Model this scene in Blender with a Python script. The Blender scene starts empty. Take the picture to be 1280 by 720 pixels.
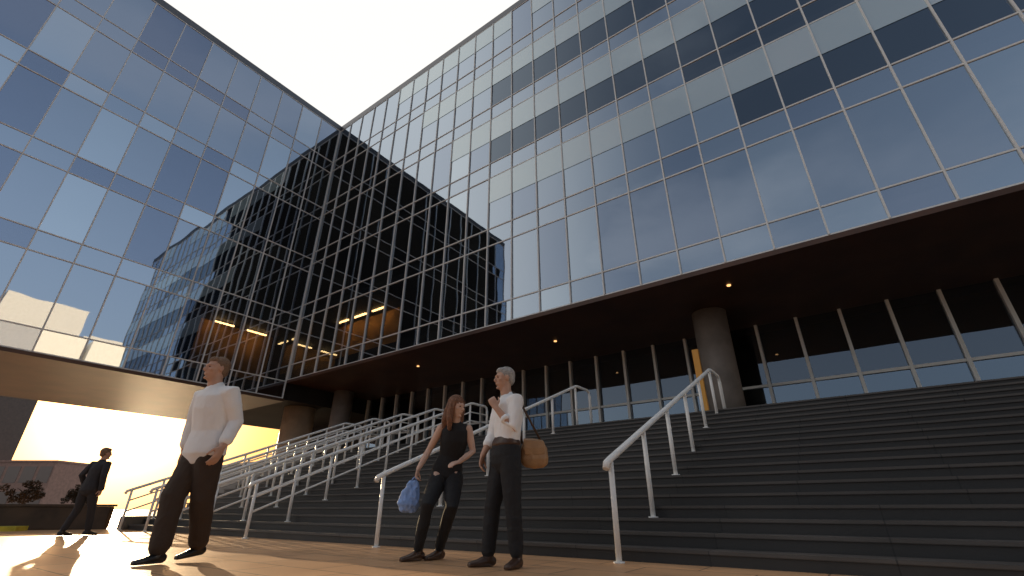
import bpy, bmesh, math, random
from mathutils import Vector, Matrix, noise
random.seed(7)
C = bpy.context.scene.collection
R = math.radians
SC = 0.88            # layout units -> metres, applied to everything at the end
YAW = R(35.83); PITCH = R(25.7); FPX = 575.0
CAM = Vector((0, 0, .525))
def w2(x, y, z=0):   # view-aligned ground frame (x right, y ahead) -> world
    return Vector((x*math.cos(YAW)-y*math.sin(YAW), x*math.sin(YAW)+y*math.cos(YAW), z))
def proj(p):
    p = Vector(p)-CAM
    x = p.x*math.cos(YAW)+p.y*math.sin(YAW); y = -p.x*math.sin(YAW)+p.y*math.cos(YAW); z = p.z
    d = y*math.cos(PITCH)+z*math.sin(PITCH)
    if d < .1: return None
    return 640+FPX*x/d, 360-FPX*(z*math.cos(PITCH)-y*math.sin(PITCH))/d, d

# ------------------------------------------------------------------ materials
def mat(name, col, rough=.6, metal=0, var=0, vscale=3, bump=0, bscale=20, emit=None, spec=.5):
    m = bpy.data.materials.new(name); m.use_nodes = True
    nt = m.node_tree; b = nt.nodes['Principled BSDF']
    b.inputs['Base Color'].default_value = (*col, 1); b.inputs['Roughness'].default_value = rough
    b.inputs['Metallic'].default_value = metal; b.inputs['Specular IOR Level'].default_value = spec
    if emit:
        b.inputs['Emission Color'].default_value = (*col, 1); b.inputs['Emission Strength'].default_value = emit
    if var or bump:
        tc = nt.nodes.new('ShaderNodeTexCoord')
        if var:
            n = nt.nodes.new('ShaderNodeTexNoise'); n.inputs['Scale'].default_value = vscale; n.inputs['Detail'].default_value = 6
            r = nt.nodes.new('ShaderNodeMapRange'); r.inputs[1].default_value = .3; r.inputs[2].default_value = .7
            r.inputs[3].default_value = 1-var; r.inputs[4].default_value = 1+var
            v = nt.nodes.new('ShaderNodeVectorMath'); v.operation = 'SCALE'; v.inputs[0].default_value = col
            nt.links.new(tc.outputs['Object'], n.inputs['Vector']); nt.links.new(n.outputs['Fac'], r.inputs[0])
            nt.links.new(r.outputs[0], v.inputs['Scale']); nt.links.new(v.outputs[0], b.inputs['Base Color'])
        if bump:
            n2 = nt.nodes.new('ShaderNodeTexNoise'); n2.inputs['Scale'].default_value = bscale; n2.inputs['Detail'].default_value = 5
            bp = nt.nodes.new('ShaderNodeBump'); bp.inputs['Strength'].default_value = bump; bp.inputs['Distance'].default_value = .02
            nt.links.new(tc.outputs['Object'], n2.inputs['Vector']); nt.links.new(n2.outputs['Fac'], bp.inputs['Height'])
            nt.links.new(bp.outputs[0], b.inputs['Normal'])
    return m

def glass(name, refl=(.8, .9, 1), trans=(.55, .62, .62), lo=.42, hi=.97, bump=.03, back=None):
    """coated glass: mirror coat over see-through glass (or over an opaque back colour)"""
    m = bpy.data.materials.new(name); m.use_nodes = True
    nt = m.node_tree; nt.nodes.clear(); N = nt.nodes.new; Lk = nt.links.new
    out = N('ShaderNodeOutputMaterial'); mix = N('ShaderNodeMixShader'); g = N('ShaderNodeBsdfGlossy')
    t = N('ShaderNodeBsdfDiffuse' if back else 'ShaderNodeBsdfTransparent')
    g.inputs['Color'].default_value = (*refl, 1); g.inputs['Roughness'].default_value = .015
    t.inputs['Color'].default_value = (*(back or trans), 1)
    lw = N('ShaderNodeLayerWeight'); lw.inputs['Blend'].default_value = .35
    mr = N('ShaderNodeMapRange'); mr.inputs[3].default_value = lo; mr.inputs[4].default_value = hi
    pw = N('ShaderNodeMath'); pw.operation = 'POWER'; pw.inputs[1].default_value = 2.0
    Lk(lw.outputs['Facing'], pw.inputs[0]); Lk(pw.outputs[0], mr.inputs[0])
    Lk(mr.outputs[0], mix.inputs[0]); Lk(t.outputs[0], mix.inputs[1]); Lk(g.outputs[0], mix.inputs[2]); Lk(mix.outputs[0], out.inputs[0])
    tc = N('ShaderNodeTexCoord'); n = N('ShaderNodeTexNoise'); n.inputs['Scale'].default_value = .7; n.inputs['Detail'].default_value = 1
    bp = N('ShaderNodeBump'); bp.inputs['Strength'].default_value = bump; bp.inputs['Distance'].default_value = .1
    Lk(tc.outputs['Object'], n.inputs['Vector']); Lk(n.outputs['Fac'], bp.inputs['Height']); Lk(bp.outputs[0], g.inputs['Normal'])
    return m

def slabs(name, c1, c2, mortar, w, h, msize, rough, vertical=None, var=.25, bump=.3, off=.5):
    m = bpy.data.materials.new(name); m.use_nodes = True
    nt = m.node_tree; b = nt.nodes['Principled BSDF']; N = nt.nodes.new; Lk = nt.links.new
    tc = N('ShaderNodeTexCoord'); br = N('ShaderNodeTexBrick')
    br.inputs['Color1'].default_value = (*c1, 1); br.inputs['Color2'].default_value = (*c2, 1); br.inputs['Mortar'].default_value = (*mortar, 1)
    br.inputs['Scale'].default_value = 1; br.inputs['Brick Width'].default_value = w; br.inputs['Row Height'].default_value = h
    br.inputs['Mortar Size'].default_value = msize; br.offset = off
    src = tc.outputs['Object']
    if vertical:
        sx = N('ShaderNodeSeparateXYZ'); cx = N('ShaderNodeCombineXYZ'); Lk(src, sx.inputs[0])
        Lk(sx.outputs[vertical], cx.inputs['X']); Lk(sx.outputs['Z'], cx.inputs['Y']); src = cx.outputs[0]
    Lk(src, br.inputs['Vector'])
    n = N('ShaderNodeTexNoise'); n.inputs['Scale'].default_value = 1.3; n.inputs['Detail'].default_value = 8
    Lk(tc.outputs['Object'], n.inputs['Vector'])
    r = N('ShaderNodeMapRange'); r.inputs[1].default_value = .3; r.inputs[2].default_value = .7; r.inputs[3].default_value = 1-var; r.inputs[4].default_value = 1+var
    Lk(n.outputs['Fac'], r.inputs[0])
    v = N('ShaderNodeVectorMath'); v.operation = 'SCALE'; Lk(br.outputs['Color'], v.inputs[0]); Lk(r.outputs[0], v.inputs['Scale']); Lk(v.outputs[0], b.inputs['Base Color'])
    rr = N('ShaderNodeMapRange'); rr.inputs[1].default_value = .3; rr.inputs[2].default_value = .7; rr.inputs[3].default_value = rough-.05; rr.inputs[4].default_value = rough+.07
    Lk(n.outputs['Fac'], rr.inputs[0]); Lk(rr.outputs[0], b.inputs['Roughness'])
    n2 = N('ShaderNodeTexNoise'); n2.inputs['Scale'].default_value = 40; n2.inputs['Detail'].default_value = 4; Lk(tc.outputs['Object'], n2.inputs['Vector'])
    ad = N('ShaderNodeMath'); ad.operation = 'MULTIPLY_ADD'; ad.inputs[1].default_value = -1.5; Lk(br.outputs['Fac'], ad.inputs[0]); Lk(n2.outputs['Fac'], ad.inputs[2])
    bp = N('ShaderNodeBump'); bp.inputs['Strength'].default_value = bump; bp.inputs['Distance'].default_value = .006
    Lk(ad.outputs[0], bp.inputs['Height']); Lk(bp.outputs[0], b.inputs['Normal'])
    return m

GT = (.45, .48, .50)
M = dict(
 paving=slabs('paving', (.68, .38, .19), (.58, .33, .17), (.20, .12, .07), .9, .45, .008, .42, var=.10),
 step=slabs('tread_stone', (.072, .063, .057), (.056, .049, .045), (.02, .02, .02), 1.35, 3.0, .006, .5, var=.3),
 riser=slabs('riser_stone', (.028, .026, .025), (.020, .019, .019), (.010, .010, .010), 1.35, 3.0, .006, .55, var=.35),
 terrace=slabs('terrace_stone', (.09, .085, .08), (.07, .068, .066), (.03, .03, .03), .9, .9, .008, .4),
 cheek=slabs('wall_stone', (.10, .085, .07), (.075, .065, .055), (.03, .027, .025), 1.2, .6, .008, .5, vertical='X'),
 alu=mat('aluminium', (.80, .80, .78), .5, .05),
 alud=mat('dark_aluminium', (.16, .16, .165), .4, .6),
 soffit=mat('bronze_soffit', (.080, .036, .020), .5, .1, var=.3, vscale=.8),
 conc=mat('concrete', (.25, .21, .18), .6, var=.2, vscale=2, bump=.2),
 pier=mat('sun_tinted_stone', (.60, .44, .30), .5, var=.15, vscale=2),  # sunlit look put into the colour, lighter and warmer than the other columns
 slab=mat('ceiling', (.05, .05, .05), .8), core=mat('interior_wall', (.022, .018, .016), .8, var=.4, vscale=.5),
 warmwall=mat('glow_toned_interior', (.60, .32, .10), .8, var=.5, vscale=.9),  # golden glow behind the corner panes, put into the wall colour
 lamp=mat('warm_lamp', (1, .50, .18), .5, emit=2), dim=mat('office_light', (1, .56, .20), .5, emit=14),
 glassD=glass('dark_glass', (.52, .62, .74), (.4, .42, .45), .22, .8),
 frit=glass('pale_band_glass', (.80, .90, .95), None, .34, .88, back=(.44, .51, .51)),  # drawn blinds and mirrored cloud bands, put into a pale back colour
 pale_band_b=glass('paler_band_glass', (.80, .90, .95), None, .33, .88, back=(.50, .56, .56)),
 glassLob=glass('lobby_glass', (.56, .70, .88), (.5, .52, .52), .24, .8), glassTop=glass('lobby_dark_glass', (.6, .7, .85), (.4, .4, .4), .16, .6),
 roof=mat('roof', (.2, .2, .2), .8), rail=mat('painted_rail', (.90, .89, .86), .35, 0, var=.04, vscale=6), lobm=mat('lobby_metal', (.85, .82, .76), .4),
 orange=mat('orange_panel', (.80, .36, .04), .45), tower=mat('added_tower_dark', (.004, .004, .005), .9, spec=.1),
 pale=mat('added_block_pale', (.90, .90, .90), .7, var=.05),
 skin=mat('skin', (.50, .29, .20), .5, var=.08, vscale=9), skinp=mat('fair_skin', (.62, .40, .30), .5, var=.06, vscale=9),
 white=mat('white_cotton', (.84, .84, .84), .85, bump=.15, bscale=60), black=mat('black_cloth', (.014, .014, .016), .85, bump=.2, bscale=60),
 brownb=mat('brown_black_cloth', (.045, .028, .018), .85, bump=.2, bscale=60),
 darkg=mat('dark_wool', (.03, .03, .035), .9), shoe=mat('brown_leather', (.06, .03, .018), .4), bshoe=mat('black_leather', (.012, .011, .011), .35),
 grey=mat('grey_hair', (.38, .36, .34), .7, var=.3, vscale=60, bump=.6, bscale=90), auburn=mat('auburn_hair', (.20, .085, .040), .5, var=.35, vscale=50, bump=.7, bscale=80),
 brown=mat('brown_hair', (.20, .12, .07), .6, var=.3, vscale=60, bump=.6, bscale=90),
 tan=mat('tan_leather', (.36, .20, .09), .5, var=.15, vscale=12, bump=.15, bscale=40), strap=mat('dark_strap', (.07, .04, .025), .6),
 blue=mat('blue_fabric', (.24, .38, .70), .7, var=.2, vscale=14, bump=.2), eye=mat('eye', (.03, .02, .02), .2),
 leaf=mat('leaf', (.05, .030, .012), .7, var=.4, vscale=2), bark=mat('bark', (.07, .05, .035), .9, bump=.5),
 grass=mat('grass', (.60, .48, .05), .9, var=.3, vscale=5), far=mat('far_facade', (.46, .26, .19), .7, var=.15), fard=mat('far_dark_facade', (.10, .065, .05), .5, var=.15), farwin=mat('far_window', (.26, .18, .14), .2),
 darkwall=mat('dark_wall', (.07, .042, .024), .7, var=.3),
)
GR = [glass('facade_glass', (.68+d, .78+d, .90+d*.5), GT, .48+e, .96) for d, e in ((0, 0), (.05, .05), (-.06, -.04))]
GL = [glass('side_glass', (.72+d, .82+d, .95+d*.5), GT, .52+e, .96) for d, e in ((0, 0), (.08, .09), (-.12, -.10))]

# ------------------------------------------------------------------ mesh helpers
class MB:
    def __init__(s): s.v = []; s.f = []
    def box(s, a, b):
        i = len(s.v); (x0, y0, z0), (x1, y1, z1) = a, b
        s.v += [(x0,y0,z0),(x1,y0,z0),(x1,y1,z0),(x0,y1,z0),(x0,y0,z1),(x1,y0,z1),(x1,y1,z1),(x0,y1,z1)]
        s.f += [[i+k for k in q] for q in ((0,3,2,1),(4,5,6,7),(0,1,5,4),(1,2,6,5),(2,3,7,6),(3,0,4,7))]
        return s
    def quad(s, *p):
        i = len(s.v); s.v += [tuple(q) for q in p]; s.f.append([i, i+1, i+2, i+3]); return s
    def cyl(s, c, r, z0, z1, n=24, r1=None):
        i = len(s.v); r1 = r if r1 is None else r1
        for k in range(n):
            a = 2*math.pi*k/n; s.v += [(c[0]+r*math.cos(a), c[1]+r*math.sin(a), z0), (c[0]+r1*math.cos(a), c[1]+r1*math.sin(a), z1)]
        for k in range(n):
            j = (k+1) % n; s.f.append([i+2*k, i+2*j, i+2*j+1, i+2*k+1])
        s.f.append([i+2*k for k in range(n)][::-1]); s.f.append([i+2*k+1 for k in range(n)])
        return s
    def tube(s, pts, r, n=10):
        pts = [Vector(p) for p in pts]; i = len(s.v)
        for k, p in enumerate(pts):
            d = (pts[min(k+1, len(pts)-1)]-pts[max(k-1, 0)]).normalized()
            u = d.cross(Vector((0, 0, 1)) if abs(d.z) < .95 else Vector((1, 0, 0))).normalized(); w = d.cross(u)
            rr = r[k] if isinstance(r, (list, tuple)) else r
            for q in range(n):
                a = 2*math.pi*q/n; s.v.append(tuple(p+u*rr*math.cos(a)+w*rr*math.sin(a)))
        for k in range(len(pts)-1):
            for q in range(n):
                q2 = (q+1) % n; a = i+k*n; s.f.append([a+q, a+q2, a+n+q2, a+n+q])
        s.f.append([i+q for q in range(n)][::-1]); s.f.append([i+(len(pts)-1)*n+q for q in range(n)])
        return s
    def build(s, name, m, parent=None, smooth=False, bevel=0):
        me = bpy.data.meshes.new(name); me.from_pydata(s.v, [], s.f); me.update()
        if bevel:
            bm = bmesh.new(); bm.from_mesh(me); bmesh.ops.recalc_face_normals(bm, faces=bm.faces)
            bmesh.ops.bevel(bm, geom=bm.edges[:], offset=bevel, segments=2, affect='EDGES', clamp_overlap=True); bm.to_mesh(me); bm.free()
        me.materials.append(m)
        if smooth:
            for p in me.polygons: p.use_smooth = len(p.vertices) == 4
        o = bpy.data.objects.new(name, me); C.objects.link(o)
        if parent: o.parent = parent; o.matrix_parent_inverse = Matrix()
        return o
def tag(o, label=None, cat=None, group=None, kind=None):
    for k, v in (('label', label), ('category', cat), ('group', group), ('kind', kind)):
        if v: o[k] = v
    return o
def thing(name, label, cat, loc=(0, 0, 0), rz=0, group=None):
    o = bpy.data.objects.new(name, None); C.objects.link(o); o.location = loc; o.rotation_euler = (0, 0, rz); o.empty_display_size = .3
    return tag(o, label, cat, group)

# ------------------------------------------------------------------ setting
g = MB().quad((-1500, -1500, 0), (1500, -1500, 0), (1500, 1500, 0), (-1500, 1500, 0)).build('ground', M['terrace']); tag(g, kind='structure')
g = MB().quad((-60, -40, .004), (30, -40, .004), (30, 13, .004), (-60, 13, .004)).build('plaza', M['paving']); tag(g, kind='structure')

Y0, NS, RISE, RUN = 5.55, 18, 2.56/18, 6.048/18
YT = Y0+NS*RUN; ZT = NS*RISE; XL = -17.5; XR = 12.0
stair = thing('staircase', 'broad dark stone staircase climbing from the plaza to the glass lobby', 'staircase')
for i in range(NS):
    y = Y0+i*RUN
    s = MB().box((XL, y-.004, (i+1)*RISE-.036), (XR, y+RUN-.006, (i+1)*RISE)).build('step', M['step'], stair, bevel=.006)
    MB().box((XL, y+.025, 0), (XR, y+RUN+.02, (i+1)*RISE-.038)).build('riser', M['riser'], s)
MB().box((XL-.5, Y0-.1, 0), (XL-.003, YT+.02, .35)).build('side_kerb', M['cheek'], stair, bevel=.01)
tr = MB().box((-27.15, YT+.025, 0), (16, 21, ZT-.002)).build('terrace', M['terrace']); tag(tr, kind='structure')

# ------------------------------------------------------------------ facades
TOP = 27.6
def facade(parent, axis, plane, a0, a1, n, zb, nf, strip, gms, inward, keep=100, jit=.0035, pick=None, frit=None):
    """axis 'x': plane is Y=plane, runs in x. axis 'y': plane is X=plane, runs in y. inward = sign into the building"""
    da = (a1-a0)/n; fh = (TOP-zb)/nf
    def P(a, d, z): return (a, plane+d*inward, z) if axis == 'x' else (plane+d*inward, a, z)
    def bx(mb, a, b, d0, d1, z0, z1):
        p, q = P(a, d0, z0), P(b, d1, z1); mb.box([min(p[k], q[k]) for k in range(3)], [max(p[k], q[k]) for k in range(3)])
    for i in range(n+1):
        mb = MB(); a = a0+i*da; bx(mb, a-.025, a+.025, -.06, .10, zb, TOP); mb.build('mullion', M['alu'], parent)
    zs = []
    for f in range(nf):
        zs += [zb+f*fh, zb+f*fh+strip]
    zs.append(TOP)
    for z in zs:
        mb = MB(); bx(mb, a0-.03, a1+.03, -.030, .08, z-.026, z+.026); mb.build('transom', M['alu'], parent)
    cells = []
    for i in range(n):
        for k in range(len(zs)-1):
            A, B, z0, z1 = a0+i*da, a0+(i+1)*da, zs[k], zs[k+1]
            pr = [proj(P(*q)) for q in ((A, 0, z0), (B, 0, z0), (B, 0, z1), (A, 0, z1))]
            area = 0
            if all(pr) and any(-30 < p[0] < 1310 and -30 < p[1] < 750 for p in pr):
                area = abs(sum(pr[j][0]*pr[(j+1) % 4][1]-pr[(j+1) % 4][0]*pr[j][1] for j in range(4)))/2
            cells.append((area, i, k, A, B, z0, z1))
    cells.sort(key=lambda c: -c[0])
    rest = MB(); fr = []
    for idx, (ar, i, k, A, B, z0, z1) in enumerate(cells):
        mb = MB() if idx < keep else rest
        t1, t2 = random.gauss(0, jit), random.gauss(0, jit)
        mb.quad(P(A, t1+t2, z0), P(B, -t1+t2, z0), P(B, -t1-t2, z1), P(A, t1-t2, z1))
        gm = random.choice((gms[0], gms[0], gms[1], gms[2]))
        if idx < keep: mb.build('window_pane', (pick(i, k) if pick else None) or gm, parent)
        h = frit(i, k) if frit else 0
        if h:
            zt = z1-.028; zl = z1-h*(z1-z0) if h < 1 else z0+.028
            fr.append((ar*h, A, B, zl, zt, t1))
    tag(rest.build('window_pane', gms[0], parent), kind='stuff')
    fr.sort(key=lambda c: -c[0]); rest = MB()
    for idx, (ar, A, B, zl, zt, t) in enumerate(fr):
        mb = MB() if idx < keep else rest
        mb.quad(P(A+.025, -.018+t, zl), P(B-.025, -.018-t, zl), P(B-.025, -.018-t, zt), P(A+.025, -.018+t, zt))  # pale quads stand for blinds and cloud reflections
        if idx < keep: mb.build('pale_band_panel', random.choice((M['frit'], M['frit'], M['pale_band_b'])), parent)
    if len(fr) > keep: tag(rest.build('pale_band_panel', M['frit'], parent), kind='stuff')
    for f in range(nf):
        z = zb+f*fh; mb = MB(); bx(mb, a0+.1, a1-.1, .35, 7.0, z+.05, z+strip-.25); mb.build('floor_slab', M['slab'], parent)
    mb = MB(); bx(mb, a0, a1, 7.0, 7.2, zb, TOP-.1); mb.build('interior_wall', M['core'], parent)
    return zs, fh

rb = thing('office_building', 'long glass office building with overhanging upper floors above the stairs, right of the corner', 'building')
XE = 9.2
rr = random.Random(3)
def clump(i, k, s): return noise.noise(Vector((i*.23+s, k*1.7+s*3, s*.7)))
def pickR(i, k):
    x = -27.2+i*1.4
    if x < -12.5: return None
    if k in (4, 6, 8): return M['glassD']
    if k in (5, 7): return M['glassD']
    if k == 3: return M['glassD'] if x > -1 else None
    return None
def pale_bandR(i, k):
    x = -27.2+i*1.4
    if k % 2 == 0 or k < 3 or x < -12.5+(k-3)*-1.5: return 0
    return {3: .50, 5: .50, 7: .46, 9: .5 if clump(i, k, 6) > -.25 else 0}[k]
facade(rb, 'x', 14.4, -27.2, XE, 26, 7.6, 5, .95, GR, 1, keep=100, jit=.002, pick=pickR, frit=pale_bandR)
MB().box((-38.6, 14.36, TOP+.036), (XE+.2, 32, TOP+.5)).build('parapet', M['alud'], rb)
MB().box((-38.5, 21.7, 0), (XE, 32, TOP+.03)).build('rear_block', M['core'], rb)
MB().box((XE+.06, 14.45, 7.45), (XE+.2, 21.6, TOP)).build('end_wall', M['alud'], rb)
MB().box((-38.5, 14.45, 6.45), (-27.3, 21.6, TOP)).build('inner_block', M['core'], rb)
MB().box((-27.1, 14.33, 7.40), (XE+.2, 21.6, 7.562)).build('soffit', M['soffit'], rb)
for x, y in ((-2.25, 15.7), (-10.0, 17.2), (-18.0, 16.4)):
    MB().cyl((x, y), .065, 7.365, 7.398, 16).build('downlight', M['lamp'], rb)
MB().box((-27.0, 16.9, 7.6), (-20.5, 17.0, 12.0)).build('glow_toned_wall', M['warmwall'], rb)  # wall added to give golden glints through the corner panes
for x in (-26, -24.2, -22.4):
    MB().box((x, 16.2, 11.55), (x+1.2, 16.32, 11.62)).build('ceiling_light', M['dim'], rb)
for x in (8.4, -3.5, -26.4):
    MB().cyl((x, 17.9), .62, ZT, 7.398, 40).build('column', M['conc'], rb, smooth=True)
MB().cyl((-29.0, 16.6), .95, 0, 6.449, 40).build('column', M['pier'], rb, smooth=True)
# lobby wall
YW = 20.5; n = 25; x0 = -27.1; dx = 1.46
for i in range(n+1):
    x = x0+i*dx
    MB().box((x-.055, YW-.18, ZT), (x+.055, YW+.08, 7.398)).build('lobby_mullion', M['lobm'], rb)
MB().box((x0, YW-.09, 4.86), (x0+n*dx, YW+.05, 4.96)).build('lobby_transom', M['lobm'], rb)
for i in range(n):
    for z0, z1, gm in ((ZT, 4.92, M['glassLob']), (4.92, 7.398, M['glassTop'])):
        t = random.gauss(0, .004); a, b2 = x0+i*dx, x0+(i+1)*dx
        MB().quad((a, YW+t, z0), (b2, YW-t, z0), (b2, YW-t, z1), (a, YW+t, z1)).build('lobby_pane', gm, rb)

lb = thing('office_building', 'glass office wing on the left raised over an open sunlit passage', 'building')
facade(lb, 'y', -27.2, -7.8, 14.3, 14, 6.5, 5, 1.0, GL, -1, jit=.003)
MB().box((-38.6, -7.9, TOP+.036), (-27.16, 14.35, TOP+.5)).build('parapet', M['alud'], lb)
MB().box((-38.6, -7.9, 6.30), (-27.13, 14.4, 6.462)).build('soffit', M['soffit'], lb)
MB().box((-38.6, -7.9, 6.463), (-34.5, 14.3, TOP+.03)).build('rear_block', M['core'], lb)
MB().box((-34.4, -7.95, 6.463), (-27.2, -7.85, TOP+.03)).build('end_wall', M['alud'], lb)
MB().box((-29.9, 9.8, 6.6), (-29.8, 14.2, 10.9)).build('glow_toned_wall', M['warmwall'], lb)
for y in (10.2, 12.2):
    MB().box((-29.2, y, 10.55), (-29.08, y+1.2, 10.62)).build('ceiling_light', M['dim'], lb)
for y in (-6.5,):
    MB().cyl((-36.8, y), .5, 0, 6.30, 32).build('column', M['conc'], lb, smooth=True)

# ------------------------------------------------------------------ handrails
def handrail(X, ya, yb, label, low, k=5):
    t = thing('handrail', label, 'handrail', (X, 0, 0), group='handrails up the stairs')
    zr = lambda y: 1.08+(y-5.4)*.4095
    pts = [(0, ya-.12, zr(ya)-.10), (0, ya-.09, zr(ya)-.03), (0, ya, zr(ya)+.01)]
    pts += [(0, yb, zr(yb)), (0, yb+.12, zr(yb)+.02), (0, yb+.75, zr(yb)+.02), (0, yb+.84, zr(yb)-.02), (0, yb+.87, zr(yb)-.12), (0, yb+.87, ZT)]
    MB().tube(pts, .040, 12).build('top_rail', M['rail'], t, smooth=True)
    if low:
        for d in low: MB().tube([(0, ya, zr(ya)-d), (0, yb, zr(yb)-d), (0, yb+.87, zr(yb)-d+.02)], .022, 8).build('lower_rail', M['rail'], t, smooth=True)
    for i in range(k):
        y = ya+.02+(yb-ya-.05)*i/(k-1)
        zb = 0.004 if y < Y0 else min(ZT, (int((y-Y0)/RUN)+1)*RISE)
        mb = MB().tube([(0, y, zb), (0, y, zr(y)-.02)], .032, 10); mb.cyl((0, y), .062, zb, zb+.015, 16)
        mb.build('post', M['rail'], t, smooth=True)
handrail(-2.42, 5.30, 11.2, 'white tubular handrail nearest the camera, climbing the middle of the stairs', None, 6)
handrail(-6.36, 5.26, 12.0, 'white handrail rising directly behind the standing couple', None, 6)
handrail(-10.3, 5.26, 11.9, 'third handrail from the right, just left of the woman with the blue bag', (.28, .56), 9)
handrail(-12.0, 5.26, 11.9, 'fourth handrail from the right, with two thin lower rails', (.28, .56), 10)
handrail(-13.7, 5.26, 11.9, 'fifth handrail from the right, with two thin lower rails', (.28, .56), 10)
handrail(-15.4, 5.26, 11.9, 'second handrail from the left end of the stairs', (.28, .56), 10)
handrail(-17.2, 5.26, 11.9, 'farthest handrail at the left end of the stairs', (.28, .56), 10)

t = thing('pylon_sign', 'slender blank orange pylon beside the round concrete column', 'sign', (-3.62, 15.3, ZT))
MB().box((-.10, -.05, .02), (.10, .05, 2.7)).build('panel', M['orange'], t, bevel=.01)
MB().box((-.18, -.12, 0), (.18, .12, .02)).build('base_plate', M['alud'], t)

# ------------------------------------------------------------------ surroundings
pl = w2(-11.9, 15.2)
t = thing('low_wall', 'dark low boundary wall behind the distant walker', 'wall', pl, YAW+R(20))
MB().box((-9.5, -.15, 0), (0, .15, .60)).build('wall', M['darkwall'], t, bevel=.02)
MB().box((-9.54, -.19, .602), (.04, .19, .66)).build('coping', M['darkwall'], t)
gs = MB().box((-5, -1.1, .004), (-1.6, -.5, .12)).build('grass_strip', M['grass']); gs.location = pl; gs.rotation_euler = (0, 0, YAW+R(20)); tag(gs, kind='structure')

def block(name, label, cx, cy, w, d, h, floors, bays, m, rz=YAW):
    p = w2(cx, cy); t = thing(name, label, 'building', p, rz)
    MB().box((-w/2, -d/2, 0), (w/2, d/2, h)).build('wall', m, t)
    MB().box((-w/2-.1, -d/2-.1, h+.002), (w/2+.1, d/2+.1, h+.3)).build('roof', m, t)
    for f in range(floors):
        for k in range(bays):
            a = -w/2+w*(k+.5)/bays; z = h*(f+.5)/floors
            MB().box((a-w/bays*.40, -d/2-.04, z-h/floors*.33), (a+w/bays*.40, -d/2-.003, z+h/floors*.33)).build('window', M['farwin'], t)
    return t
block('apartment_building', 'tall dark glazed far building at the left edge seen through the passage', -102, 80, 26, 14, 26, 9, 12, M['fard'])
block('commercial_building', 'low pinkish building far beyond the passage', -79, 82, 15, 10, 7.2, 2, 6, M['far'])

def tree(px_x, px_y, h, label, seed):
    r = random.Random(seed); t = thing('tree', label, 'tree', w2(px_x, px_y), 0)
    mb = MB().tube([(0, 0, 0), (.05, .02, h*.25), (.0, .05, h*.55), (.05, 0, h*.8)], [.12, .10, .06, .03], 8)
    for k in range(6):
        a = r.uniform(0, 6.28); mb.tube([(0, 0, h*.3+k*h*.06), (math.cos(a)*h*.15, math.sin(a)*h*.15, h*.5+k*h*.05), (math.cos(a)*h*.27, math.sin(a)*h*.27, h*.62+k*h*.04)], [.05, .03, .012], 6)
    mb.build('trunk', M['bark'], t)
    cl = MB(); cs = [(r.gauss(0, h*.17), r.gauss(0, h*.17), h*.66+r.gauss(0, h*.13), r.uniform(.08, .17)*h) for _ in range(16)]
    for _ in range(1800):
        c = r.choice(cs); d = Vector((r.gauss(0, 1), r.gauss(0, 1), r.gauss(0, 1))).normalized()*c[3]*r.uniform(.5, 1.1)
        p = Vector(c[:3])+d; u = Vector((r.gauss(0, 1), r.gauss(0, 1), r.gauss(0, 1))).normalized(); w = u.orthogonal().normalized(); s = r.uniform(.05, .11)
        cl.quad(p-u*s, p-w*s*.6, p+u*s, p+w*s*.6)
    cl.build('crown', M['leaf'], t)
tree(-41, 38, 2.7, 'small leafy tree at the far left beyond the passage', 1)
tree(-40.5, 42, 2.6, 'small tree second from the left beyond the passage', 2)
tree(-41, 48, 2.7, 'low bushy tree in front of the pinkish building', 3)

# unseen masses added only to darken and brighten reflections in the facades
t = thing('added_dark_tower', 'unseen dark tower added to darken reflections in the inner glass corner', 'tower')
mb = MB(); fp = [(100, -25), (160, -40), (170, -215), (120, -200)]
mb.v = [(x, y, 0) for x, y in fp]+[(x, y, 230) for x, y in fp]; mb.f = [[0, 1, 5, 4], [1, 2, 6, 5], [2, 3, 7, 6], [3, 0, 4, 7], [4, 5, 6, 7]]
mb.build('cladding', M['tower'], t)
t = thing('added_pale_block', 'unseen pale block added to mirror bright patches in the left glass wing', 'building', (62, 20, 0))
MB().box((0, -11.5, 0), (18, 0.0, 36)).build('tall_wing', M['pale'], t)
MB().box((-.1, .6, 0), (18, 11, 31)).build('low_wing', M['pale'], t)

# ------------------------------------------------------------------ people
def V(*a): return Vector(a)
def loft(mb, Cn, Rd, side, n=16):
    Cn = [Vector(c) for c in Cn]; side = Vector(side); K = len(Cn); rings = []
    def ring(c, d, a, b):
        u = (side-d*side.dot(d)); u = u.normalized() if u.length > 1e-4 else d.orthogonal().normalized(); w = d.cross(u)
        rings.append([c+u*a*math.cos(2*math.pi*q/n)+w*b*math.sin(2*math.pi*q/n) for q in range(n)])
    ds = [(Cn[min(k+1, K-1)]-Cn[max(k-1, 0)]).normalized() for k in range(K)]
    Rd = [r if isinstance(r, tuple) else (r, r) for r in Rd]
    a, b = Rd[0]; m = min(a, b); p0 = Cn[0]-ds[0]*m*.8
    ring(Cn[0]-ds[0]*m*.55, ds[0], a*.7, b*.7)
    for k in range(K): ring(Cn[k], ds[k], *Rd[k])
    a, b = Rd[-1]; m = min(a, b); p1 = Cn[-1]+ds[-1]*m*.8
    ring(Cn[-1]+ds[-1]*m*.55, ds[-1], a*.7, b*.7)
    i = len(mb.v); mb.v.append(tuple(p0))
    for rg in rings: mb.v += [tuple(p) for p in rg]
    mb.v.append(tuple(p1)); e = len(mb.v)-1
    for q in range(n): mb.f.append([i, i+1+(q+1) % n, i+1+q])
    for k in range(len(rings)-1):
        for q in range(n):
            q2 = (q+1) % n; A = i+1+k*n; mb.f.append([A+q, A+q2, A+n+q2, A+n+q])
    A = i+1+(len(rings)-1)*n
    for q in range(n): mb.f.append([A+q, A+(q+1) % n, e])
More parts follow.
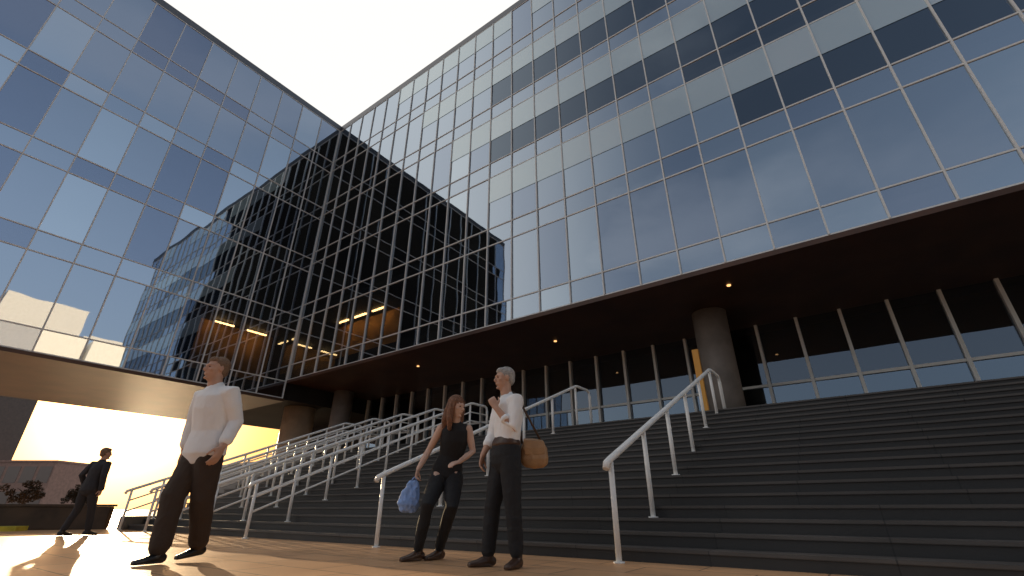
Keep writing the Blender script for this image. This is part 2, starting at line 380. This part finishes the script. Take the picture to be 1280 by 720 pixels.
def ell(mb, c, ax, n=14):
    c = Vector(c); i = len(mb.v); A = [Vector(a) for a in ax]; m = n//2
    mb.v.append(tuple(c-A[2]))
    for k in range(1, m):
        ph = -math.pi/2+math.pi*k/m
        for q in range(n):
            th = 2*math.pi*q/n; mb.v.append(tuple(c+A[0]*math.cos(ph)*math.cos(th)+A[1]*math.cos(ph)*math.sin(th)+A[2]*math.sin(ph)))
    mb.v.append(tuple(c+A[2])); e = len(mb.v)-1
    for q in range(n): mb.f.append([i, i+1+(q+1) % n, i+1+q]); mb.f.append([i+1+(m-2)*n+q, i+1+(m-2)*n+(q+1) % n, e])
    for k in range(m-2):
        for q in range(n):
            a = i+1+k*n; q2 = (q+1) % n; mb.f.append([a+q, a+q2, a+n+q2, a+n+q])
def fuse(mb, name, m, parent, voxel=.009, smooth=3, wr=0, wscale=(9, 9, 5)):
    me = bpy.data.meshes.new(name+'_src'); me.from_pydata(mb.v, [], mb.f)
    bm = bmesh.new(); bm.from_mesh(me); bmesh.ops.recalc_face_normals(bm, faces=bm.faces); bm.to_mesh(me); bm.free()
    o = bpy.data.objects.new(name+'_src', me); C.objects.link(o)
    md = o.modifiers.new('r', 'REMESH'); md.mode = 'VOXEL'; md.voxel_size = voxel
    if smooth: s = o.modifiers.new('s', 'SMOOTH'); s.factor = .5; s.iterations = smooth
    dg = bpy.context.evaluated_depsgraph_get(); dg.update(); e = o.evaluated_get(dg); out = bpy.data.meshes.new_from_object(e)
    bpy.data.objects.remove(o); bpy.data.meshes.remove(me)
    if wr:
        out.update(); nr = [v.normal.copy() for v in out.vertices]
        for v, q in zip(out.vertices, nr):
            p = v.co; s = noise.noise(Vector((p.x*wscale[0], p.y*wscale[1], p.z*wscale[2])))+.5*noise.noise(Vector((p.x*wscale[0]*2.3, p.y*wscale[1]*2.3, p.z*wscale[2]*3)))
            v.co = p+q*(1-abs(s)*2)*wr
    out.transform(Matrix.Scale(1/SC, 4)); out.name = name
    out.materials.clear(); out.materials.append(m)
    for p in out.polygons: p.use_smooth = True
    ob = bpy.data.objects.new(name, out); C.objects.link(ob); ob.parent = parent
    return ob
def hand(mb, wrist, d, palmn, curl=.5, k=1.0):
    """d = direction of the hand, palmn = palm normal, fingers curl towards palmn"""
    d = d.normalized(); pn = (palmn-d*palmn.dot(d)).normalized(); s = d.cross(pn)
    loft(mb, [wrist-d*.01, wrist+d*.03*k, wrist+d*.07*k, wrist+d*.092*k], [(.026*k, .018*k), (.036*k, .017*k), (.041*k, .015*k), (.038*k, .012*k)], s, 12)
    for j, (o, L) in enumerate(((-.029, .068), (-.010, .078), (.010, .073), (.029, .056))):
        p = wrist+d*.085*k+s*o*k; dr = d.copy(); pts = [p-d*.012]; rd = [.010*k]
        for q in range(3):
            a = curl*(.7 if q == 0 else 1.0); dr = (dr*math.cos(a)+pn*math.sin(a)).normalized()
            p = p+dr*L*k*(.42, .33, .25)[q]; pts.append(p); rd.append((.0095, .0085, .0075)[q]*k)
        loft(mb, pts, rd, s, 8)
    p = wrist+d*.025*k-s*.028*k; t1 = (d*.6-s*.7+pn*.35).normalized(); t2 = (d*.9-s*.25+pn*.4).normalized()
    loft(mb, [p, p+t1*.035*k, p+t1*.035*k+t2*.03*k, p+t1*.035*k+t2*.052*k], [.013*k, .011*k, .010*k, .0085*k], s, 8)
def head(mb, c, f, k=1.0, tilt=0):
    """c = centre of the skull, f = face direction"""
    f = f.normalized(); up = V(0, 0, 1); s = up.cross(f).normalized(); u = f.cross(s)
    ell(mb, c+u*.022*k-f*.012*k, (s*.074*k, f*.094*k, u*.088*k), 20)
    loft(mb, [c+u*.02*k+f*.028*k, c-u*.03*k+f*.030*k, c-u*.075*k+f*.036*k, c-u*.105*k+f*.045*k], [(.068*k, .060*k), (.064*k, .058*k), (.052*k, .050*k), (.028*k, .026*k)], s, 16)
    ell(mb, c+f*.086*k+u*.022*k, (s*.042*k, f*.012*k, u*.010*k))           # brow
    loft(mb, [c+f*.088*k+u*.010*k, c+f*.100*k-u*.010*k, c+f*.110*k-u*.028*k], [.008*k, .010*k, .012*k], s, 8)
    ell(mb, c+f*.100*k-u*.033*k, (s*.017*k, f*.012*k, u*.008*k))
    ell(mb, c+f*.088*k-u*.057*k, (s*.024*k, f*.010*k, u*.006*k)); ell(mb, c+f*.087*k-u*.068*k, (s*.020*k, f*.010*k, u*.006*k))
    ell(mb, c+f*.080*k-u*.100*k, (s*.020*k, f*.015*k, u*.014*k))
    for q in (-1, 1):
        ell(mb, c+s*q*.074*k-f*.008*k-u*.008*k, (s*.010*k, f*.018*k, u*.030*k)); ell(mb, c+s*q*.045*k+f*.062*k-u*.022*k, (s*.020*k, f*.020*k, u*.018*k))
def person(label, loc, J, st, name='person'):
    """J: joints in metres in a frame with x to the viewer's right, y away, z up"""
    root = thing(name, label, 'person', loc, YAW)
    F = J['F'].normalized(); Ls = V(0, 0, 1).cross(F).normalized(); w = st.get('w', 1.0); tuck = st.get('tuck', True)
    T = [J['pelvis']-V(0, 0, .07), J['pelvis'], J['waist'], J['chest'], J['chest']*.35+J['neck']*.65-V(0, 0, .02), J['neck']+V(0, 0, .0)]
    tr = st.get('torso', [(.15, .11), (.168, .118), (.142, .10), (.162, .115), (.165, .10), (.075, .065)])
    tr = [(a*w, b*w) for a, b in tr]
    body = MB()
    loft(body, T, [(a-.022, b-.022) for a, b in tr], Ls, 20)
    loft(body, [J['neck']-V(0, 0, .03), J['neck']*.4+J['head']*.6-V(0, 0, .05), J['head']-V(0, 0, .04)-J['face']*.01], [.062*w, .053*w, .054*w], Ls, 14)
    head(body, J['head'], J['face'], st.get('hk', 1.0))
    for q in 'LR':
        sh, el, wr_ = J['sh'+q], J['el'+q], J['wr'+q]
        loft(body, [sh, sh*.5+el*.5, el, el*.6+wr_*.4, wr_], [r*w for r in (.052, .046, .037, .038, .026)], F, 12)
        hd = J['hd'+q]; hand(body, wr_, hd, J['pn'+q], st.get('curl'+q, .45), .98*w)
        h, kn, an = J['hip'+q], J['kn'+q], J['an'+q]
        loft(body, [h, h*.5+kn*.5, kn, kn*.65+an*.35, an], [r*w for r in (.080, .070, .050, .050, .036)], Ls, 14)
        td = J['toe'+q].normalized(); s2 = V(0, 0, 1).cross(td)
        loft(body, [an-td*.04-V(0, 0, .045), an+td*.06-V(0, 0, .05), an+td*.15-V(0, 0, .06)], [(.032, .030), (.038, .028), (.036, .015)], s2, 12)
    fuse(body, 'body', st['skin'], root, .0075, 2)
    # top
    top = MB()
    if tuck: rads = [(a+.012, b+.012) for a, b in tr[1:-1]]; rads[0] = (tr[1][0]-.018, tr[1][1]-.018); cen = T[1:-1]
    else:    rads = [(a+.016, b+.016) for a, b in tr[:-1]]; rads[0] = (tr[1][0]+.016, tr[1][1]+.022); cen = [T[0]-V(0, 0, .01)]+T[1:-1]
    loft(top, cen+[T[5]], rads+[(.072*w, .066*w)], Ls, 22)
    sl = st['sleeve']
    for q in 'LR':
        sh, el, wr_ = J['sh'+q], J['el'+q], J['wr'+q]
        inn = (T[4]*.45+sh*.55)
        if sl == 0: loft(top, [T[4]*.6+sh*.4+V(0, 0, .01), T[4]*.2+sh*.8+V(0, 0, .01)], [.062*w, .046*w], F, 14); continue
        loft(top, [inn, sh, sh.lerp(el, .5)], [.068*w, .070*w, .064*w], F, 16)
        if sl >= 1: loft(top, [sh.lerp(el, .4), el, el.lerp(wr_, min(1, sl-1)+.02)], [.064*w, .054*w, .048*w], F, 14)
    fuse(top, st.get('topname', 'shirt'), st['top'], root, .009, 3, wr=st.get('wr', .006))
    # trousers
    tr2 = MB(); P = J['pelvis']
    if tuck: loft(tr2, [P-V(0, 0, .10), P-V(0, 0, .03), P+V(0, 0, .05)], [(a*w, b*w) for a, b in ((.155, .125), (.170, .132), (.158, .122))], Ls, 20)
    else:    loft(tr2, [P-V(0, 0, .11), P-V(0, 0, .06), P], [(a*w, b*w) for a, b in ((.150, .112), (.152, .110), (.145, .100))], Ls, 20)
    fl = st.get('leg', (.098, .088, .070, .064, .058))
    for q in 'LR':
        h, kn, an = J['hip'+q]-V(0, 0, .05 if not tuck else .03), J['kn'+q], J['an'+q]
        loft(tr2, [h, h*.5+kn*.5, kn, kn.lerp(an, .5), kn.lerp(an, .93)], [r*w for r in fl], Ls, 16)
    fuse(tr2, 'trousers', st['bottom'], root, .009, 3, wr=.005, wscale=(8, 8, 6))
    if tuck:
        bl = MB(); loft(bl, [P+V(0, 0, .072), P+V(0, 0, .10)], [(.163*w, .127*w), (.160*w, .123*w)], Ls, 24)
        fuse(bl, 'belt', st['shoe'], root, .008, 1)
    for q in 'LR':
        an = J['an'+q]; td = J['toe'+q].normalized(); s2 = V(0, 0, 1).cross(td); sh_ = MB(); zo = V(0, 0, 1)
        loft(sh_, [an-td*.055-zo*.045, an+td*.03-zo*.040, an+td*.10-zo*.055, an+td*.175-zo*.062], [(.036, .038), (.042, .040), (.046, .027), (.036, .018)], s2, 14)
        loft(sh_, [an+zo*.01-td*.01, an-zo*.04], [.046, .046], s2, 12)
        loft(sh_, [an-td*.05-zo*.074, an+td*.09-zo*.076, an+td*.18-zo*.076], [(.036, .009), (.046, .008), (.036, .008)], s2, 12)
        fuse(sh_, 'shoe', st['shoe'], root, .007, 2)
    # eyes
    f = J['face'].normalized(); s = V(0, 0, 1).cross(f).normalized(); u = f.cross(s); k = st.get('hk', 1.0)
    for q in (-1, 1):
        e = MB(); ell(e, J['head']+s*q*.031*k+f*.083*k+u*.002*k, (s*.011, f*.008, u*.006), 10); e.v = [tuple(Vector(p)/SC) for p in e.v]; e.build('eye', M['eye'], root, smooth=True)
    # hair
    hb = MB(); c = J['head']; sty = st['hair']
    if sty == 'short':
        ell(hb, c+u*.036*k-f*.024*k, (s*.081*k, f*.090*k, u*.084*k), 20); ell(hb, c-u*.015*k-f*.050*k, (s*.072*k, f*.055*k, u*.060*k), 16)
        ell(hb, c+u*.075*k+f*.035*k, (s*.055*k, f*.045*k, u*.034*k), 14)
        fuse(hb, 'hair', st['hairm'], root, .007, 1, wr=.005, wscale=(40, 40, 40))
    else:
        ell(hb, c+u*.036*k-f*.022*k, (s*.088*k, f*.094*k, u*.090*k), 20)
        loft(hb, [c+u*.03-f*.045, c-u*.06-f*.065, c-u*.16-f*.080, c-u*.25-f*.085, c-u*.33-f*.075], [(.082, .057), (.094, .058), (.096, .048), (.075, .036), (.035, .018)], s, 18)
        for q in (-1, 1):
            loft(hb, [c+u*.05+s*q*.062+f*.01, c-u*.04+s*q*.084, c-u*.14+s*q*.086+f*.01, c-u*.25+s*q*.074+f*.02], [.033, .034, .032, .016], f, 12)
        fuse(hb, 'hair', st['hairm'], root, .007, 1, wr=.009, wscale=(45, 45, 5))
    return root

man = dict(F=V(-.9, -.43, 0), face=V(-.93, -.36, -.05), pelvis=V(.03, 0, .95), waist=V(.04, .005, 1.09), chest=V(.05, .01, 1.29), neck=V(.045, 0, 1.49), head=V(.01, -.015, 1.675),
  shL=V(.125, -.16, 1.425), elL=V(.10, -.22, 1.14), wrL=V(-.065, -.20, 1.34), hdL=V(-.4, .15, .75), pnL=V(-.1, .9, .3),
  shR=V(-.035, .165, 1.425), elR=V(-.11, .20, 1.14), wrR=V(-.20, .07, .93), hdR=V(-.15, -.2, -.9), pnR=V(.9, -.3, 0),
  hipL=V(.07, -.075, .92), knL=V(.095, -.11, .50), anL=V(.13, -.08, .085), toeL=V(-.45, -.85, 0),
  hipR=V(-.01, .08, .92), knR=V(-.09, .04, .50), anR=V(-.13, .06, .085), toeR=V(-.9, -.4, 0))
pm = w2(-.10, 5.34)
person('man in white shirt and black trousers with a hand raised to his chin', (pm.x, pm.y, .006), man,
  dict(skin=M['skin'], top=M['white'], sleeve=1.45, bottom=M['black'], shoe=M['shoe'], hair='short', hairm=M['grey'], curlL=.9, curlR=.6, w=1.06))
wom = dict(F=V(.15, -.98, 0), face=V(.80, -.58, -.18), pelvis=V(.03, .12, .85), waist=V(.07, .10, .99), chest=V(.10, .04, 1.16), neck=V(.11, -.01, 1.33), head=V(.12, -.06, 1.495),
  shR=V(-.045, -.01, 1.275), elR=V(-.17, .03, 1.04), wrR=V(-.25, -.08, .84), hdR=V(-.15, -.1, -.9), pnR=V(.9, -.1, 0),
  shL=V(.25, .02, 1.275), elL=V(.31, .05, 1.03), wrL=V(.18, -.09, .91), hdL=V(-.6, -.6, -.2), pnL=V(-.2, .3, -.9),
  hipR=V(-.05, .11, .82), knR=V(-.10, -.22, .50), anR=V(-.20, -.02, .085), toeR=V(-.75, -.65, 0),
  hipL=V(.11, .12, .82), knL=V(.13, -.17, .48), anL=V(-.01, .12, .085), toeL=V(-.6, -.8, 0))
pw = w2(-.84, 6.0)
person('woman in black sleeveless top with long auburn hair, holding a blue bag', (pw.x, pw.y, .006), wom,
  dict(skin=M['skinp'], top=M['black'], sleeve=0, bottom=M['black'], shoe=M['shoe'], hair='long', hairm=M['auburn'], w=.92, hk=.98, topname='sleeveless_top', curlR=1.1, tuck=False, wr=.003,
  torso=[(.15, .110), (.165, .112), (.125, .095), (.150, .118), (.150, .095), (.065, .06)], leg=(.108, .096, .070, .062, .054)))
wal = dict(F=V(-.45, -.89, 0), face=V(-.5, -.86, 0), pelvis=V(0, 0, 1.0), waist=V(.0, -.01, 1.14), chest=V(-.01, -.04, 1.36), neck=V(-.02, -.07, 1.57), head=V(-.04, -.11, 1.75),
  shL=V(.185, -.13, 1.50), elL=V(.26, -.04, 1.22), wrL=V(.26, -.16, .97), hdL=V(-.1, -.3, -.85), pnL=V(-.9, .2, 0),
  shR=V(-.21, .05, 1.50), elR=V(-.26, .10, 1.22), wrR=V(-.27, .10, .96), hdR=V(-.1, 0, -.9), pnR=V(.9, .2, 0),
  hipL=V(.085, -.04, .97), knL=V(.10, .0, .53), anL=V(.06, .20, .12), toeL=V(-.45, -.89, -.12),
  hipR=V(-.08, .04, .97), knR=V(-.10, -.12, .54), anR=V(-.07, -.15, .088), toeR=V(-.45, -.85, 0))
pk = w2(-3.66, 5.78)
o = person('man in loose white long-sleeved top and dark brown trousers walking across the plaza', (pk.x, pk.y, .006), wal,
  dict(skin=M['skin'], top=M['white'], sleeve=1.75, bottom=M['brownb'], shoe=M['bshoe'], hair='short', hairm=M['brown'], w=1.24, hk=1.10, topname='top', tuck=False, wr=.004, leg=(.098, .092, .080, .074, .066)))
o.scale = (1.06,)*3
dis = dict(F=V(.3, .95, 0), face=V(.5, .85, 0), pelvis=V(0, 0, .88), waist=V(.01, 0, 1.0), chest=V(.03, .01, 1.18), neck=V(.04, .02, 1.35), head=V(.05, .03, 1.50),
  shL=V(-.13, .04, 1.29), elL=V(-.26, .0, 1.08), wrL=V(-.22, .12, .90), hdL=V(.1, .2, -.8), pnL=V(.9, 0, 0),
  shR=V(.20, -.02, 1.29), elR=V(.26, -.08, 1.05), wrR=V(.25, -.02, .82), hdR=V(0, .1, -.9), pnR=V(-.9, 0, 0),
  hipL=V(-.08, 0, .86), knL=V(-.13, .05, .47), anL=V(-.24, .02, .085), toeL=V(.2, .9, 0),
  hipR=V(.08, 0, .86), knR=V(.10, .10, .48), anR=V(.08, .22, .085), toeR=V(.3, .95, 0))
pdn = w2(-9.6, 11.4)
person('distant person in dark clothes silhouetted against the sunset', (pdn.x, pdn.y, .006), dis,
  dict(skin=M['skin'], top=M['darkg'], sleeve=2, bottom=M['darkg'], shoe=M['bshoe'], hair='short', hairm=M['brown'], topname='jacket', tuck=False, w=.95, hk=.95))

# bags (metres in the same frame as their carriers)
def sc(mb): mb.v = [tuple(Vector(p)/SC) for p in mb.v]; return mb
t = thing('shoulder_bag', 'tan leather shoulder bag hanging behind the man in the white shirt', 'bag', (pm.x, pm.y, .006), YAW)
b = MB(); loft(b, [(.31, .10, .85), (.31, .10, .90), (.305, .10, 1.0), (.30, .10, 1.06)], [(.125, .045), (.145, .06), (.135, .055), (.105, .035)], (1, .25, 0), 20)
fuse(b, 'pouch', M['tan'], t, .008, 3, wr=.004)
b = MB(); loft(b, [(.31, .05, .94), (.307, .045, 1.0), (.303, .055, 1.065), (.30, .10, 1.085)], [(.105, .010), (.118, .010), (.112, .010), (.10, .012)], (1, .25, 0), 16)
fuse(b, 'flap', M['tan'], t, .006, 2)
sc(MB().tube([(.19, .10, 1.05), (.15, .02, 1.25), (.115, -.10, 1.46), (.10, -.12, 1.505), (.13, -.06, 1.50), (.26, .05, 1.28), (.39, .12, 1.05)], .011, 8)).build('strap', M['strap'], t, smooth=True)
t = thing('tote_bag', 'crumpled blue fabric bag hanging from the hand of the woman', 'bag', (pw.x, pw.y, .006), YAW)
b = MB(); loft(b, [(-.32, -.11, .45), (-.315, -.11, .50), (-.30, -.105, .61), (-.28, -.10, .71)], [(.085, .030), (.11, .05), (.085, .04), (.045, .025)], (1, .15, 0), 20)
fuse(b, 'pouch', M['blue'], t, .008, 2, wr=.012, wscale=(16, 16, 6))
sc(MB().tube([(-.305, -.11, .70), (-.295, -.10, .74), (-.278, -.095, .76), (-.255, -.095, .74), (-.25, -.10, .69)], .008, 8)).build('handle', M['blue'], t, smooth=True)

# ------------------------------------------------------------------ light
az_t = Vector((-.966, .257, 0)).normalized(); el = R(9)
sd = Vector((az_t.x*math.cos(el), az_t.y*math.cos(el), math.sin(el)))
L = bpy.data.lights.new('sun', 'SUN'); L.energy = 5; L.angle = R(.5); L.color = (1, .74, .44)
lo = bpy.data.objects.new('sun', L); C.objects.link(lo); lo.rotation_euler = (-sd).to_track_quat('-Z', 'Y').to_euler()
W = bpy.data.worlds.new('World'); bpy.context.scene.world = W; W.use_nodes = True
nt = W.node_tree; N = nt.nodes.new; Lk = nt.links.new; bg = nt.nodes['Background']
sky = N('ShaderNodeTexSky'); sky.sky_type = 'NISHITA'; sky.sun_disc = False; sky.sun_elevation = el
sky.sun_rotation = math.atan2(az_t.x, az_t.y); sky.dust_density = 2.5; sky.air_density = 1.0; sky.ozone_density = 2.0
def math_(op, a, b=None, c=None):
    n = N('ShaderNodeMath'); n.operation = op
    for i, v in enumerate((a, b, c)):
        if v is None: continue
        if isinstance(v, (int, float)): n.inputs[i].default_value = v
        else: Lk(v, n.inputs[i])
    return n.outputs[0]
def mrange(x, a, b, c, d, smooth=True):
    n = N('ShaderNodeMapRange'); n.interpolation_type = 'SMOOTHSTEP' if smooth else 'LINEAR'
    for i, v in enumerate((a, b, c, d)): n.inputs[i+1].default_value = v
    Lk(x, n.inputs[0]); return n.outputs[0]
def mixc(f, a, b):
    n = N('ShaderNodeMix'); n.data_type = 'RGBA'
    if not isinstance(f, (int, float)): Lk(f, n.inputs[0])
    for i, v in ((6, a), (7, b)):
        if isinstance(v, tuple): n.inputs[i].default_value = (*v, 1)
        else: Lk(v, n.inputs[i])
    return n.outputs[2]
def vs(v, s):
    n = N('ShaderNodeVectorMath'); n.operation = 'SCALE'
    if isinstance(v, tuple): n.inputs[0].default_value = v
    else: Lk(v, n.inputs[0])
    if isinstance(s, (int, float)): n.inputs['Scale'].default_value = s
    else: Lk(s, n.inputs['Scale'])
    return n.outputs[0]
tc = N('ShaderNodeTexCoord'); mp = N('ShaderNodeMapping'); mp.inputs['Scale'].default_value = (1.0, 1.0, 2.5)
n1 = N('ShaderNodeTexNoise'); n1.inputs['Scale'].default_value = 1.6; n1.inputs['Detail'].default_value = 6; n1.inputs['Roughness'].default_value = .55
Lk(tc.outputs['Generated'], mp.inputs[0]); Lk(mp.outputs[0], n1.inputs['Vector'])
dot = N('ShaderNodeVectorMath'); dot.operation = 'DOT_PRODUCT'; dot.inputs[1].default_value = sd; Lk(tc.outputs['Generated'], dot.inputs[0]); D = dot.outputs['Value']
sx = N('ShaderNodeSeparateXYZ'); Lk(tc.outputs['Generated'], sx.inputs[0])
near = mrange(D, -.02, .55, 0, 1)                       # thin veil of high haze, dense on the sun's side
low = mrange(sx.outputs['Z'], 0, .58, .62, 0)           # haze low over the horizon
cloud = mrange(n1.outputs['Fac'], .44, .70, 0, .5)
f = math_('MINIMUM', math_('MAXIMUM', math_('MAXIMUM', near, low), cloud), 1.0)
hz = mixc(mrange(D, -.3, .5, 0, 1), (3.2, 3.4, 3.9), (7.0, 6.85, 6.6))
hz = mixc(mrange(D, .84, .975, 0, 1), hz, (11.5, 5.6, 1.5))
hs = N('ShaderNodeHueSaturation'); hs.inputs['Saturation'].default_value = .58; hs.inputs['Value'].default_value = 1.7; Lk(sky.outputs[0], hs.inputs['Color'])
col = mixc(f, hs.outputs[0], hz)
au = math_('POWER', math_('MAXIMUM', D, 0), 120)
ad = N('ShaderNodeVectorMath'); ad.operation = 'ADD'; Lk(col, ad.inputs[0]); Lk(vs((44, 24, 11), au), ad.inputs[1])
Lk(ad.outputs[0], bg.inputs[0]); bg.inputs[1].default_value = .15

cam = bpy.data.cameras.new('camera'); co = bpy.data.objects.new('camera', cam); C.objects.link(co)
cam.sensor_width = 36; cam.lens = FPX/1280*36; cam.clip_end = 5000; cam.clip_start = .05
co.location = CAM; co.rotation_euler = (math.pi/2+PITCH, 0, YAW)
bpy.context.scene.camera = co
# to metres
for me in {o.data for o in bpy.data.objects if o.type == 'MESH'}: me.transform(Matrix.Scale(SC, 4))
for o in bpy.data.objects: o.location = o.location*SC
sv = bpy.context.scene.view_settings; sv.view_transform = 'Standard'; sv.look = 'None'; sv.exposure = 0
